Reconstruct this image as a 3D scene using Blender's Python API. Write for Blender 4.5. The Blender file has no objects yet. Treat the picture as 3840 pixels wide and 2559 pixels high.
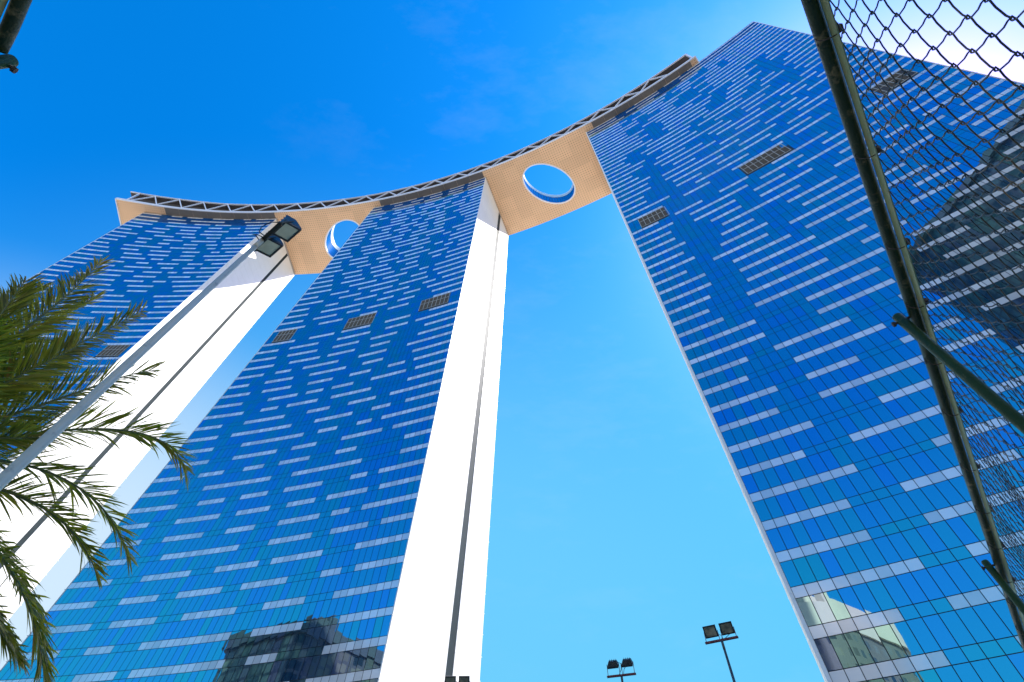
import bpy, bmesh, math, random
import numpy as np
from mathutils import Vector, Matrix
rad, sin, cos, pi = math.radians, math.sin, math.cos, math.pi
S = bpy.context.scene
COL = S.collection
EYE = 1.6                      # camera height above the ground; every height below is metres above the eye unless noted

# ------------------------------------------------------------------ camera
F_PX, W_PX = 1900.0, 3840.0
VPX, VPY = 49.0, 1289.0        # zenith vanishing point, pixels right of / above the picture centre
up_c = Vector((VPX, VPY, -F_PX)).normalized()
fw_c = Vector((0, 0, -1.0)); nh_c = (fw_c - up_c * fw_c.dot(up_c)).normalized()
rt_c = nh_c.cross(up_c)
cam = bpy.data.objects.new('camera', bpy.data.cameras.new('camera')); COL.objects.link(cam)
M = Matrix((rt_c, nh_c, up_c)).to_4x4(); M.translation = (0, 0, EYE)
cam.matrix_world = M
cam.data.sensor_width = 36.0; cam.data.lens = 36.0 * F_PX / W_PX
cam.data.clip_start = 0.05; cam.data.clip_end = 6000
S.camera = cam

# ------------------------------------------------------------------ world, sun, exposure
SUN_AZ, SUN_EL = 23.0, 52.0    # degrees, azimuth counter-clockwise from +X
S.view_settings.view_transform = 'Standard'; S.view_settings.look = 'None'
S.view_settings.gamma = 1.0; S.view_settings.use_curve_mapping = False
S.view_settings.exposure = 1.35
wd = bpy.data.worlds.new('World'); S.world = wd; wd.use_nodes = True
nt = wd.node_tree; nt.nodes.clear()
def nd(t, **k):
    n = nt.nodes.new(t)
    for a, b in k.items(): setattr(n, a, b)
    return n
sky = nd('ShaderNodeTexSky', sky_type='NISHITA', sun_disc=False, sun_elevation=rad(SUN_EL), sun_rotation=rad(90 - SUN_AZ),
         altitude=0.0, air_density=1.0, dust_density=1.0, ozone_density=3.0)
hs = nd('ShaderNodeHueSaturation'); hs.inputs['Saturation'].default_value = 1.35; hs.inputs['Value'].default_value = 1.0
mul = nd('ShaderNodeMix', data_type='RGBA', blend_type='MULTIPLY'); mul.inputs[0].default_value = 1.0
mul.inputs[7].default_value = (0.50, 1.15, 1.30, 1)
tc = nd('ShaderNodeTexCoord')
mp = nd('ShaderNodeMapping'); mp.inputs['Scale'].default_value = (2.2, 5.0, 7.0); mp.inputs['Rotation'].default_value = (0.3, 0.5, 0.9)
nz = nd('ShaderNodeTexNoise'); nz.inputs['Scale'].default_value = 1.3; nz.inputs['Detail'].default_value = 9; nz.inputs['Roughness'].default_value = 0.66
rp = nd('ShaderNodeValToRGB'); rp.color_ramp.elements[0].position = 0.52; rp.color_ramp.elements[1].position = 0.80
rp.color_ramp.elements[0].color = (0, 0, 0, 1); rp.color_ramp.elements[1].color = (0.09, 0.09, 0.09, 1)
cl = nd('ShaderNodeMix', data_type='RGBA'); cl.inputs[7].default_value = (3.6, 4.0, 4.5, 1)
bg = nd('ShaderNodeBackground'); bg.inputs['Strength'].default_value = 0.09
ow = nd('ShaderNodeOutputWorld')
L = nt.links.new
L(sky.outputs[0], hs.inputs['Color']); L(hs.outputs[0], mul.inputs[6])
# deep, clear Gulf sky: a contrast curve per channel on the sky's own radiance
def mth(op, a, b):
    n = nd('ShaderNodeMath', operation=op); L(a, n.inputs[0]); n.inputs[1].default_value = b; return n.outputs[0]
sp_ = nd('ShaderNodeSeparateColor'); L(mul.outputs[2], sp_.inputs[0]); cb_ = nd('ShaderNodeCombineColor')
L(mth('MULTIPLY', mth('POWER', mth('DIVIDE', sp_.outputs[0], 2.83), 1.9), 3.0), cb_.inputs[0])
L(mth('MULTIPLY', mth('POWER', mth('MULTIPLY', sp_.outputs[1], 0.2295), 0.72), 2.88), cb_.inputs[1])
L(mth('MULTIPLY', sp_.outputs[2], 1.12), cb_.inputs[2])
L(tc.outputs['Generated'], mp.inputs[0]); L(mp.outputs[0], nz.inputs['Vector']); L(nz.outputs['Fac'], rp.inputs[0])
nrmz = nd('ShaderNodeVectorMath', operation='NORMALIZE'); L(tc.outputs['Generated'], nrmz.inputs[0])
def toward(az, el, lo, hi, amount):
    dt = nd('ShaderNodeVectorMath', operation='DOT_PRODUCT'); L(nrmz.outputs[0], dt.inputs[0])
    dt.inputs[1].default_value = (cos(rad(el)) * cos(rad(az)), cos(rad(el)) * sin(rad(az)), sin(rad(el)))
    mr = nd('ShaderNodeMapRange', interpolation_type='SMOOTHSTEP'); mr.inputs[1].default_value = lo; mr.inputs[2].default_value = hi; mr.inputs[4].default_value = amount
    L(dt.outputs['Value'], mr.inputs[0]); return mr.outputs[0]
cm = nd('ShaderNodeMath', operation='MULTIPLY'); L(rp.outputs[0], cm.inputs[0]); L(toward(SUN_AZ, SUN_EL, 0.35, 0.9, 1.0), cm.inputs[1])
hz = nd('ShaderNodeMix', data_type='RGBA'); hz.inputs[7].default_value = (0.72, 2.75, 4.25, 1)
L(toward(96, 6, 0.32, 0.96, 0.92), hz.inputs[0])
sx = nd('ShaderNodeSeparateXYZ'); L(nrmz.outputs[0], sx.inputs[0])
lowel = nd('ShaderNodeMapRange', interpolation_type='SMOOTHSTEP'); lowel.inputs[1].default_value = 0.72; lowel.inputs[2].default_value = 0.12
lowel.inputs[3].default_value = 0.0; lowel.inputs[4].default_value = 0.9; L(sx.outputs[2], lowel.inputs[0])
hz0 = nd('ShaderNodeMix', data_type='RGBA'); L(lowel.outputs[0], hz0.inputs[0]); L(cb_.outputs[0], hz0.inputs[6]); hz0.inputs[7].default_value = (0.20, 2.75, 4.1, 1)
L(hz0.outputs[2], hz.inputs[6])
cx_ = nd('ShaderNodeMath', operation='MAXIMUM'); L(cm.outputs[0], cx_.inputs[0]); L(toward(131, 8, 0.76, 0.975, 0.75), cx_.inputs[1])
L(cx_.outputs[0], cl.inputs[0]); L(hz.outputs[2], cl.inputs[6]); # bright unseen sky band added low all round, as fill light for shaded fronts
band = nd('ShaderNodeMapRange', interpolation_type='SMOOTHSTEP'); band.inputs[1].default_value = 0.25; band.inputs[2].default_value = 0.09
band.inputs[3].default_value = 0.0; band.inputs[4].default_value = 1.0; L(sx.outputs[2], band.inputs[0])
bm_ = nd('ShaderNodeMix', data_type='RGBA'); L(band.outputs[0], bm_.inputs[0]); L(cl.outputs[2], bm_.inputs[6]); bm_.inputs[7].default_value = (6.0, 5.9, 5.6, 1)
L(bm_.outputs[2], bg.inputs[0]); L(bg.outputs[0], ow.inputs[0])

sl = bpy.data.lights.new('sun', 'SUN'); sl.energy = 3.1; sl.angle = rad(0.53); sl.color = (1.0, 0.955, 0.87)
sun = bpy.data.objects.new('sun', sl); COL.objects.link(sun)
sd = Vector((cos(rad(SUN_EL)) * cos(rad(SUN_AZ)), cos(rad(SUN_EL)) * sin(rad(SUN_AZ)), sin(rad(SUN_EL))))
sun.rotation_euler = (-sd).to_track_quat('-Z', 'Y').to_euler(); sun.location = (30, 40, 300)
S.cycles.max_bounces = 8; S.cycles.diffuse_bounces = 4; S.cycles.glossy_bounces = 4
S.cycles.sample_clamp_indirect = 6.0
S.render.film_transparent = False

# ------------------------------------------------------------------ helpers
class MB:
    """collects faces, then links them as one mesh object"""
    def __init__(s): s.v = []; s.f = []; s.t = []; s.uv = []
    def face(s, pts, tint=None, uv=None):
        n = len(s.v); s.v += [tuple(p) for p in pts]; s.f.append(tuple(range(n, n + len(pts))))
        s.t.append(tint or (0.5, 0.5, 0.5, 1)); s.uv.append(uv)
    def hexa(s, a, tint=None):          # a: 8 points, bottom loop then top loop
        n = len(s.v); s.v += [tuple(p) for p in a]
        for q in ((3, 2, 1, 0), (4, 5, 6, 7), (0, 1, 5, 4), (1, 2, 6, 5), (2, 3, 7, 6), (3, 0, 4, 7)):
            s.f.append(tuple(n + i for i in q)); s.t.append(tint or (0.5, 0.5, 0.5, 1)); s.uv.append(None)
    def box(s, c, ax, ay, az, sx, sy, sz):
        c = Vector(c); X = Vector(ax) * sx / 2; Y = Vector(ay) * sy / 2; Z = Vector(az) * sz / 2
        s.hexa([c - X - Y - Z, c + X - Y - Z, c + X + Y - Z, c - X + Y - Z, c - X - Y + Z, c + X - Y + Z, c + X + Y + Z, c - X + Y + Z])
    def tube(s, pts, r, n=10, caps=True, tint=None):
        pts = [Vector(p) for p in pts]; m = len(pts)
        rr = r if isinstance(r, (list, tuple)) else [r] * m
        base = len(s.v); prev = None
        for i, p in enumerate(pts):
            t = (pts[min(i + 1, m - 1)] - pts[max(i - 1, 0)]).normalized()
            if prev is None:
                a = Vector((0, 0, 1)) if abs(t.z) < 0.9 else Vector((1, 0, 0))
                u = t.cross(a).normalized()
            else:
                u = (prev - t * prev.dot(t)).normalized()
            prev = u; w = t.cross(u)
            for k in range(n):
                an = 2 * pi * k / n
                s.v.append(tuple(p + (u * cos(an) + w * sin(an)) * rr[i]))
        for i in range(m - 1):
            for k in range(n):
                a = base + i * n + k; b = base + i * n + (k + 1) % n
                s.f.append((a, b, b + n, a + n)); s.t.append(tint or (0.5, 0.5, 0.5, 1)); s.uv.append(None)
        if caps:
            s.f.append(tuple(base + k for k in reversed(range(n)))); s.t.append((0.5, 0.5, 0.5, 1)); s.uv.append(None)
            s.f.append(tuple(base + (m - 1) * n + k for k in range(n))); s.t.append((0.5, 0.5, 0.5, 1)); s.uv.append(None)
    def build(s, name, mat, parent=None, smooth=False):
        me = bpy.data.meshes.new(name); me.from_pydata(s.v, [], s.f); me.materials.append(mat)
        if any(u is not None for u in s.uv):
            uvl = me.uv_layers.new(name='UVMap'); i = 0
            for f, u in zip(s.f, s.uv):
                for k in range(len(f)):
                    uvl.data[i].uv = u[k] if u else (0, 0); i += 1
        at = me.attributes.new('tint', 'FLOAT_COLOR', 'FACE')
        at.data.foreach_set('color', np.array(s.t, dtype=np.float32).ravel())
        if smooth:
            me.polygons.foreach_set('use_smooth', [True] * len(me.polygons))
        me.update()
        o = bpy.data.objects.new(name, me); COL.objects.link(o)
        if parent is not None:
            o.parent = parent; o.matrix_parent_inverse = parent.matrix_world.inverted()
        return o
def tag(o, label=None, cat=None, group=None, kind=None):
    if label: o['label'] = label
    if cat: o['category'] = cat
    if group: o['group'] = group
    if kind: o['kind'] = kind
    return o
def thing(name, label, cat, loc=(0, 0, 0), group=None):
    o = bpy.data.objects.new(name, None); COL.objects.link(o); o.location = loc; o.empty_display_size = 0.3
    o.matrix_world = Matrix.Translation(loc)
    return tag(o, label, cat, group)
def copy_tree(o, parent=None):
    c = o.copy(); COL.objects.link(c)
    if parent is not None: c.parent = parent
    for ch in list(o.children): copy_tree(ch, c)
    return c

# ------------------------------------------------------------------ materials
def new_mat(name):
    m = bpy.data.materials.new(name); m.use_nodes = True
    t = m.node_tree; t.nodes.clear(); return m, t
def N(t, kind, **k):
    n = t.nodes.new(kind)
    for a, b in k.items(): setattr(n, a, b)
    return n
def surf(name, col, rough=0.6, metal=0.0, spec=0.5, var=0.15, vscale=3.0, bump=0.0, bscale=40.0, dirt=None, dirtpos=(0.5, 0.7), dscale=6.0):
    """plain painted / metal / plaster surface with mottled colour, optional dirt or rust patches and fine bump"""
    m, t = new_mat(name); l = t.links.new
    out = N(t, 'ShaderNodeOutputMaterial'); p = N(t, 'ShaderNodeBsdfPrincipled')
    p.inputs['Roughness'].default_value = rough; p.inputs['Metallic'].default_value = metal; p.inputs['Specular IOR Level'].default_value = spec
    g = N(t, 'ShaderNodeNewGeometry')
    n1 = N(t, 'ShaderNodeTexNoise'); n1.inputs['Scale'].default_value = vscale; n1.inputs['Detail'].default_value = 6
    l(g.outputs['Position'], n1.inputs['Vector'])
    r = N(t, 'ShaderNodeMapRange'); r.inputs[3].default_value = 1 - var; r.inputs[4].default_value = 1 + var
    l(n1.outputs['Fac'], r.inputs[0])
    mx = N(t, 'ShaderNodeMix', data_type='RGBA', blend_type='MULTIPLY'); mx.inputs[0].default_value = 1
    mx.inputs[6].default_value = (*col, 1); l(r.outputs[0], mx.inputs[7])
    last = mx.outputs[2]
    if dirt:
        n2 = N(t, 'ShaderNodeTexNoise'); n2.inputs['Scale'].default_value = dscale; n2.inputs['Detail'].default_value = 8; n2.inputs['Roughness'].default_value = 0.7
        l(g.outputs['Position'], n2.inputs['Vector'])
        rr = N(t, 'ShaderNodeValToRGB'); rr.color_ramp.elements[0].position = dirtpos[0]; rr.color_ramp.elements[1].position = dirtpos[1]
        l(n2.outputs['Fac'], rr.inputs[0])
        m2 = N(t, 'ShaderNodeMix', data_type='RGBA'); l(rr.outputs[0], m2.inputs[0]); l(last, m2.inputs[6]); m2.inputs[7].default_value = (*dirt, 1)
        last = m2.outputs[2]
    l(last, p.inputs['Base Color'])
    if bump:
        n3 = N(t, 'ShaderNodeTexNoise'); n3.inputs['Scale'].default_value = bscale; n3.inputs['Detail'].default_value = 5
        l(g.outputs['Position'], n3.inputs['Vector'])
        b = N(t, 'ShaderNodeBump'); b.inputs['Strength'].default_value = bump; b.inputs['Distance'].default_value = 0.01
        l(n3.outputs['Fac'], b.inputs['Height']); l(b.outputs[0], p.inputs['Normal'])
    l(p.outputs[0], out.inputs[0]); return m
def facade_glass(name, cola, colb, dif, fac, tilt=0.006, rough=0.012, wav=0.004):
    """coated reflective glass: tint.r mixes two coatings, tint.gb tilts each pane a little so reflections break at the joints"""
    m, t = new_mat(name); l = t.links.new
    out = N(t, 'ShaderNodeOutputMaterial')
    at = N(t, 'ShaderNodeAttribute', attribute_name='tint'); se = N(t, 'ShaderNodeSeparateColor'); l(at.outputs['Color'], se.inputs[0])
    mx = N(t, 'ShaderNodeMix', data_type='RGBA'); mx.inputs[6].default_value = (*cola, 1); mx.inputs[7].default_value = (*colb, 1)
    l(se.outputs[0], mx.inputs[0])
    g = N(t, 'ShaderNodeNewGeometry')
    v = N(t, 'ShaderNodeVectorMath', operation='SUBTRACT'); l(at.outputs['Color'], v.inputs[0]); v.inputs[1].default_value = (0.5, 0.5, 0.5)
    v2 = N(t, 'ShaderNodeVectorMath', operation='MULTIPLY'); l(v.outputs[0], v2.inputs[0]); v2.inputs[1].default_value = (0, tilt, tilt)
    sw = N(t, 'ShaderNodeTexNoise'); sw.inputs['Scale'].default_value = 0.55; sw.inputs['Detail'].default_value = 2
    l(g.outputs['Position'], sw.inputs['Vector'])
    v3 = N(t, 'ShaderNodeVectorMath', operation='SUBTRACT'); l(sw.outputs['Color'], v3.inputs[0]); v3.inputs[1].default_value = (0.5, 0.5, 0.5)
    v4 = N(t, 'ShaderNodeVectorMath', operation='SCALE'); l(v3.outputs[0], v4.inputs[0]); v4.inputs['Scale'].default_value = wav
    a1 = N(t, 'ShaderNodeVectorMath', operation='ADD'); l(g.outputs['Normal'], a1.inputs[0]); l(v2.outputs[0], a1.inputs[1])
    a2 = N(t, 'ShaderNodeVectorMath', operation='ADD'); l(a1.outputs[0], a2.inputs[0]); l(v4.outputs[0], a2.inputs[1])
    nn = N(t, 'ShaderNodeVectorMath', operation='NORMALIZE'); l(a2.outputs[0], nn.inputs[0])
    gl = N(t, 'ShaderNodeBsdfGlossy'); gl.inputs['Roughness'].default_value = rough; l(mx.outputs[2], gl.inputs['Color']); l(nn.outputs[0], gl.inputs['Normal'])
    df = N(t, 'ShaderNodeBsdfDiffuse')
    dm = N(t, 'ShaderNodeMix', data_type='RGBA', blend_type='MULTIPLY'); dm.inputs[0].default_value = 1
    dm.inputs[6].default_value = (*dif, 1)
    dr = N(t, 'ShaderNodeMapRange'); dr.inputs[3].default_value = 0.75; dr.inputs[4].default_value = 1.15; l(se.outputs[2], dr.inputs[0]); l(dr.outputs[0], dm.inputs[7])
    l(dm.outputs[2], df.inputs['Color'])
    ms = N(t, 'ShaderNodeMixShader'); ms.inputs[0].default_value = fac
    l(df.outputs[0], ms.inputs[1]); l(gl.outputs[0], ms.inputs[2]); l(ms.outputs[0], out.inputs[0]); return m

M_GLASS = facade_glass('blue_coated_glass', (0.43, 0.55, 0.91), (0.33, 0.73, 0.66), (0.003, 0.040, 0.110), 0.74)
M_CROWNGL = facade_glass('painted_sky_crown_glass', (0.30, 0.52, 0.85), (0.22, 0.60, 0.66), (0.004, 0.070, 0.26), 0.25)  # sky blue put into the crown panes to hide the mirrored dark overhang
M_SPAN = facade_glass('pale_spandrel_glass', (0.92, 0.95, 1.0), (1.0, 1.0, 1.0), (0.90, 0.90, 0.92), 0.36, rough=0.16)
M_DRUMGL = facade_glass('oculus_blue_glass', (0.45, 0.75, 0.95), (0.25, 0.65, 0.90), (0.01, 0.12, 0.30), 0.5)
M_CORE = surf('dark_mullion_backing', (0.030, 0.036, 0.048), 0.55, var=0.1, vscale=0.3)
M_SLOT = surf('dark_slot_glass', (0.034, 0.046, 0.050), 0.6, spec=0.06, var=0.35, vscale=0.25)
M_WHITE = surf('white_wall_panel', (0.79, 0.77, 0.73), 0.45, var=0.08, vscale=0.12)
M_TRIM = surf('white_edge_trim', (0.92, 0.91, 0.90), 0.4, var=0.03, vscale=0.3)
M_CROWN = surf('shadow_grey_crown_panel', (0.36, 0.34, 0.32), 0.6, var=0.1, vscale=0.3)
M_VENT = surf('brown_louvre', (0.085, 0.070, 0.055), 0.6, var=0.15, vscale=1.0)
M_VFRAME = surf('pale_louvre_frame', (0.46, 0.46, 0.42), 0.5, var=0.08)
M_STEEL = surf('pale_truss_steel', (0.80, 0.80, 0.86), 0.42, var=0.08, vscale=0.4)
M_FASCIA = surf('pale_metal_fascia', (0.80, 0.78, 0.80), 0.38, metal=0.0, var=0.06, vscale=0.2)
M_BAND = surf('shade_grey_underside_panel', (0.17, 0.145, 0.125), 0.42, var=0.16, vscale=0.10)
M_BACKWALL = surf('dark_gallery_wall', (0.075, 0.066, 0.066), 0.6, var=0.2, vscale=0.2)  # dark grey-brown gallery wall, floor and ceiling
M_ROOF = surf('roof_gravel', (0.34, 0.32, 0.30), 0.9, var=0.15, vscale=1.5)
M_GREEN = surf('green_painted_pipe', (0.034, 0.048, 0.018), 0.42, spec=0.3, var=0.4, vscale=9, bump=0.35, bscale=120, dirt=(0.30, 0.21, 0.095), dirtpos=(0.56, 0.70), dscale=11)  # tan patches: weathered paint plus lit highlights painted into the colour
M_POST = surf('green_painted_post', (0.036, 0.072, 0.016), 0.5, spec=0.25, var=0.35, vscale=9, bump=0.3, bscale=120, dirt=(0.20, 0.17, 0.08), dirtpos=(0.60, 0.72), dscale=14)
M_STRIP = surf('faded_green_bar', (0.33, 0.36, 0.17), 0.42, var=0.3, vscale=12, bump=0.3, bscale=90, dirt=(0.40, 0.29, 0.13), dirtpos=(0.52, 0.66), dscale=18)
M_WIRE = surf('dark_coated_wire', (0.022, 0.026, 0.018), 0.42, var=0.4, vscale=14, dirt=(0.24, 0.15, 0.07), dirtpos=(0.50, 0.64), dscale=3.2)
M_RUST = surf('rusty_bolt', (0.11, 0.06, 0.035), 0.8, var=0.4, vscale=60, bump=0.5, bscale=200)
M_GALV = surf('galvanised_pole', (0.66, 0.61, 0.50), 0.40, metal=0.1, var=0.10, vscale=3, bump=0.08, bscale=60, dirt=(0.30, 0.29, 0.27), dirtpos=(0.58, 0.75), dscale=5)
M_LAMP = surf('black_lamp_housing', (0.014, 0.018, 0.018), 0.42, var=0.25, vscale=12, bump=0.2, bscale=80)
M_CHAN = surf('dark_steel_channel', (0.11, 0.092, 0.066), 0.5, metal=0.3, var=0.3, vscale=20, dirt=(0.15, 0.075, 0.04), dirtpos=(0.55, 0.68), dscale=12)
M_DPOLE = surf('dark_grey_pole', (0.075, 0.085, 0.095), 0.5, var=0.2, vscale=4)
M_REDBAR = surf('rust_red_crossbar', (0.19, 0.030, 0.032), 0.55, var=0.3, vscale=10)
M_CABLE = surf('black_cable', (0.012, 0.012, 0.013), 0.5, var=0.1)
M_GROUND = surf('sandy_paving', (0.46, 0.41, 0.33), 0.9, var=0.15, vscale=0.15)
M_TRUNK = surf('palm_trunk_bark', (0.15, 0.105, 0.065), 0.9, var=0.35, vscale=8, bump=0.8, bscale=20)
M_RACHIS = surf('palm_frond_stalk', (0.16, 0.17, 0.055), 0.5, var=0.2, vscale=5)

def lens_mat(name, ca, cb_):
    m, t = new_mat(name); l = t.links.new
    out = N(t, 'ShaderNodeOutputMaterial'); p = N(t, 'ShaderNodeBsdfPrincipled')
    g = N(t, 'ShaderNodeTexCoord'); n = N(t, 'ShaderNodeTexNoise'); n.inputs['Scale'].default_value = 5.0; n.inputs['Detail'].default_value = 4
    l(g.outputs['Object'], n.inputs['Vector'])
    r = N(t, 'ShaderNodeValToRGB'); r.color_ramp.elements[0].position = 0.35; r.color_ramp.elements[1].position = 0.7
    r.color_ramp.elements[0].color = (*ca, 1); r.color_ramp.elements[1].color = (*cb_, 1)
    l(n.outputs['Fac'], r.inputs[0]); l(r.outputs[0], p.inputs['Base Color'])
    p.inputs['Roughness'].default_value = 0.3; p.inputs['Coat Weight'].default_value = 0.15; p.inputs['Coat Roughness'].default_value = 0.05
    l(p.outputs[0], out.inputs[0]); return m
M_LENS = lens_mat('pale_floodlight_lens', (0.74, 0.70, 0.46), (0.92, 0.86, 0.60))
M_LENS_DULL = lens_mat('dull_floodlight_lens', (0.10, 0.10, 0.07), (0.34, 0.30, 0.20))
def leaf_mat():
    m, t = new_mat('palm_leaflet'); l = t.links.new
    out = N(t, 'ShaderNodeOutputMaterial')
    at = N(t, 'ShaderNodeAttribute', attribute_name='tint'); se = N(t, 'ShaderNodeSeparateColor'); l(at.outputs['Color'], se.inputs[0])
    mx = N(t, 'ShaderNodeMix', data_type='RGBA'); mx.inputs[6].default_value = (0.085, 0.095, 0.018, 1); mx.inputs[7].default_value = (0.34, 0.29, 0.046, 1)
    l(se.outputs[0], mx.inputs[0])
    m2 = N(t, 'ShaderNodeMix', data_type='RGBA'); l(se.outputs[1], m2.inputs[0]); l(mx.outputs[2], m2.inputs[6]); m2.inputs[7].default_value = (0.30, 0.17, 0.055, 1)
    p = N(t, 'ShaderNodeBsdfPrincipled'); p.inputs['Roughness'].default_value = 0.38; l(m2.outputs[2], p.inputs['Base Color'])
    tr = N(t, 'ShaderNodeBsdfTranslucent')
    sc = N(t, 'ShaderNodeMix', data_type='RGBA', blend_type='MULTIPLY'); sc.inputs[0].default_value = 1; sc.inputs[7].default_value = (2.3, 2.4, 0.7, 1)
    l(m2.outputs[2], sc.inputs[6]); l(sc.outputs[2], tr.inputs[0])
    ms = N(t, 'ShaderNodeMixShader'); ms.inputs[0].default_value = 0.48
    l(p.outputs[0], ms.inputs[1]); l(tr.outputs[0], ms.inputs[2]); l(ms.outputs[0], out.inputs[0]); return m
M_LEAF = leaf_mat()
def soffit_mat():
    """beige metal ceiling with a square grid of dark downlight holes, in metres along and across the bridge"""
    m, t = new_mat('perforated_beige_ceiling'); l = t.links.new
    out = N(t, 'ShaderNodeOutputMaterial'); p = N(t, 'ShaderNodeBsdfPrincipled'); p.inputs['Roughness'].default_value = 0.5
    uv = N(t, 'ShaderNodeUVMap', uv_map='UVMap')
    sc = N(t, 'ShaderNodeVectorMath', operation='SCALE'); sc.inputs['Scale'].default_value = 1 / 1.05; l(uv.outputs[0], sc.inputs[0])
    fr = N(t, 'ShaderNodeVectorMath', operation='FRACTION'); l(sc.outputs[0], fr.inputs[0])
    su = N(t, 'ShaderNodeVectorMath', operation='SUBTRACT'); l(fr.outputs[0], su.inputs[0]); su.inputs[1].default_value = (0.5, 0.5, 0)
    ln = N(t, 'ShaderNodeVectorMath', operation='LENGTH'); l(su.outputs[0], ln.inputs[0])
    lt = N(t, 'ShaderNodeMath', operation='LESS_THAN'); lt.inputs[1].default_value = 0.17; l(ln.outputs['Value'], lt.inputs[0])
    # panel joints every 5 holes
    s5 = N(t, 'ShaderNodeVectorMath', operation='SCALE'); s5.inputs['Scale'].default_value = 1 / 6.3; l(uv.outputs[0], s5.inputs[0])
    f5 = N(t, 'ShaderNodeVectorMath', operation='FRACTION'); l(s5.outputs[0], f5.inputs[0])
    fl = N(t, 'ShaderNodeVectorMath', operation='FLOOR'); l(s5.outputs[0], fl.inputs[0])
    wn = N(t, 'ShaderNodeTexWhiteNoise', noise_dimensions='2D'); l(fl.outputs[0], wn.inputs['Vector'])
    vr = N(t, 'ShaderNodeMapRange'); vr.inputs[3].default_value = 0.93; vr.inputs[4].default_value = 1.07; l(wn.outputs['Value'], vr.inputs[0])
    cm = N(t, 'ShaderNodeMix', data_type='RGBA', blend_type='MULTIPLY'); cm.inputs[0].default_value = 1; cm.inputs[6].default_value = (0.80, 0.51, 0.30, 1)
    l(vr.outputs[0], cm.inputs[7])
    mx = N(t, 'ShaderNodeMix', data_type='RGBA'); l(lt.outputs[0], mx.inputs[0]); l(cm.outputs[2], mx.inputs[6]); mx.inputs[7].default_value = (0.34, 0.19, 0.10, 1)
    l(mx.outputs[2], p.inputs['Base Color']); l(p.outputs[0], out.inputs[0]); return m
M_SOFFIT = soffit_mat()
def window_wall(name, wall, glassc, bw, bh, mort, rough=0.25, bright=(0.05, 0.06, 0.06)):
    """wall of punched windows (used on the neighbouring buildings): brick texture, brick = glazed opening"""
    m, t = new_mat(name); l = t.links.new
    out = N(t, 'ShaderNodeOutputMaterial'); p = N(t, 'ShaderNodeBsdfPrincipled')
    uv = N(t, 'ShaderNodeUVMap', uv_map='UVMap')
    b = N(t, 'ShaderNodeTexBrick'); b.offset = 0.0; b.inputs['Scale'].default_value = 1.0; b.inputs['Brick Width'].default_value = bw; b.inputs['Row Height'].default_value = bh
    b.inputs['Mortar Size'].default_value = mort; b.inputs['Mortar Smooth'].default_value = 0.0
    b.inputs['Color1'].default_value = (*glassc, 1); b.inputs['Color2'].default_value = (*bright, 1); b.inputs['Mortar'].default_value = (*wall, 1)
    l(uv.outputs[0], b.inputs['Vector']); l(b.outputs['Color'], p.inputs['Base Color'])
    r = N(t, 'ShaderNodeMapRange'); r.inputs[3].default_value = rough; r.inputs[4].default_value = 0.7; l(b.outputs['Fac'], r.inputs[0]); l(r.outputs[0], p.inputs['Roughness'])
    l(p.outputs[0], out.inputs[0]); return m

# ------------------------------------------------------------------ the plan: one circle carries the three tower fronts
CX, CY, R = -146.43, -261.31, 355.6
DEPTH, TOP, FLOOR, Z0F = 30.0, 236.0, 3.83, 23.78
def P(az, r, z):               # azimuth on the circle (deg), metres behind the fronts, metres above the eye
    a = rad(az); return Vector((CX + (R + r) * cos(a), CY + (R + r) * sin(a), z + EYE))
def T(az):                     # unit vectors: outward (away from camera) and along the arc to the right
    a = rad(az); return Vector((cos(a), sin(a), 0)), Vector((sin(a), -cos(a), 0))
GROUND = -EYE

gm = MB(); gm.face([(-2500, -2500, 0), (2500, -2500, 0), (2500, 2500, 0), (-2500, 2500, 0)])
tag(gm.build('ground', M_GROUND), kind='structure')

# ------------------------------------------------------------------ towers
TOWERS = [
    dict(l=(95.28, 95.68), r=(85.25, 85.25), seed=11, vents=[(91.2, 90.0), (94.6, 93.4), (86.62, 85.50)],
         label='leftmost blue glass tower, behind the palm and the pale floodlight pole'),
    dict(l=(78.75, 77.34), r=(68.24, 68.33), seed=5, vents=[(77.65, 76.72), (74.02, 72.60), (70.28, 68.86)],
         label='middle blue glass tower with a white end wall, between two other towers'),
    dict(l=(60.48, 60.42), r=(50.35, 48.50), seed=23, vents=[(60.0, 58.85), (55.73, 54.13), (51.0, 49.84)],
         label='rightmost and nearest blue glass tower, standing behind the chain link fence'),
]
NC = 50                        # bays of the front being built (set per tower)
K0, K1 = -6, 55
def light_runs(rng, k, which):
    """which of the NC spandrel panes on floor k are pale: short runs, anchored at both corners, stepping from floor to floor"""
    on = [False] * NC
    n = rng.choice((5, 6, 7, 7, 8, 9))
    if which == 2 and k > 40: n = rng.choice((9, 11, 13))
    for i in range(n): on[i] = True
    n2 = rng.choice((5, 7, 8, 9, 11))
    if which == 2 and k > 44: n2 = rng.choice((12, 16, 19, 22))
    for i in range(NC - n2, NC): on[i] = True
    i = n + rng.choice((3, 4, 4, 5, 6))
    while i < NC - n2 - 3:
        m = rng.choice((4, 5, 6, 7, 7, 8, 9, 13)) if which < 2 else rng.choice((5, 7, 8, 9, 10, 12, 15))
        e = min(i + m, NC - n2 - 2)
        if e - i >= 3:
            for j in range(i, e): on[j] = True
        i += m + rng.choice((2, 3, 3, 4, 4, 5))
    return on
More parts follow.
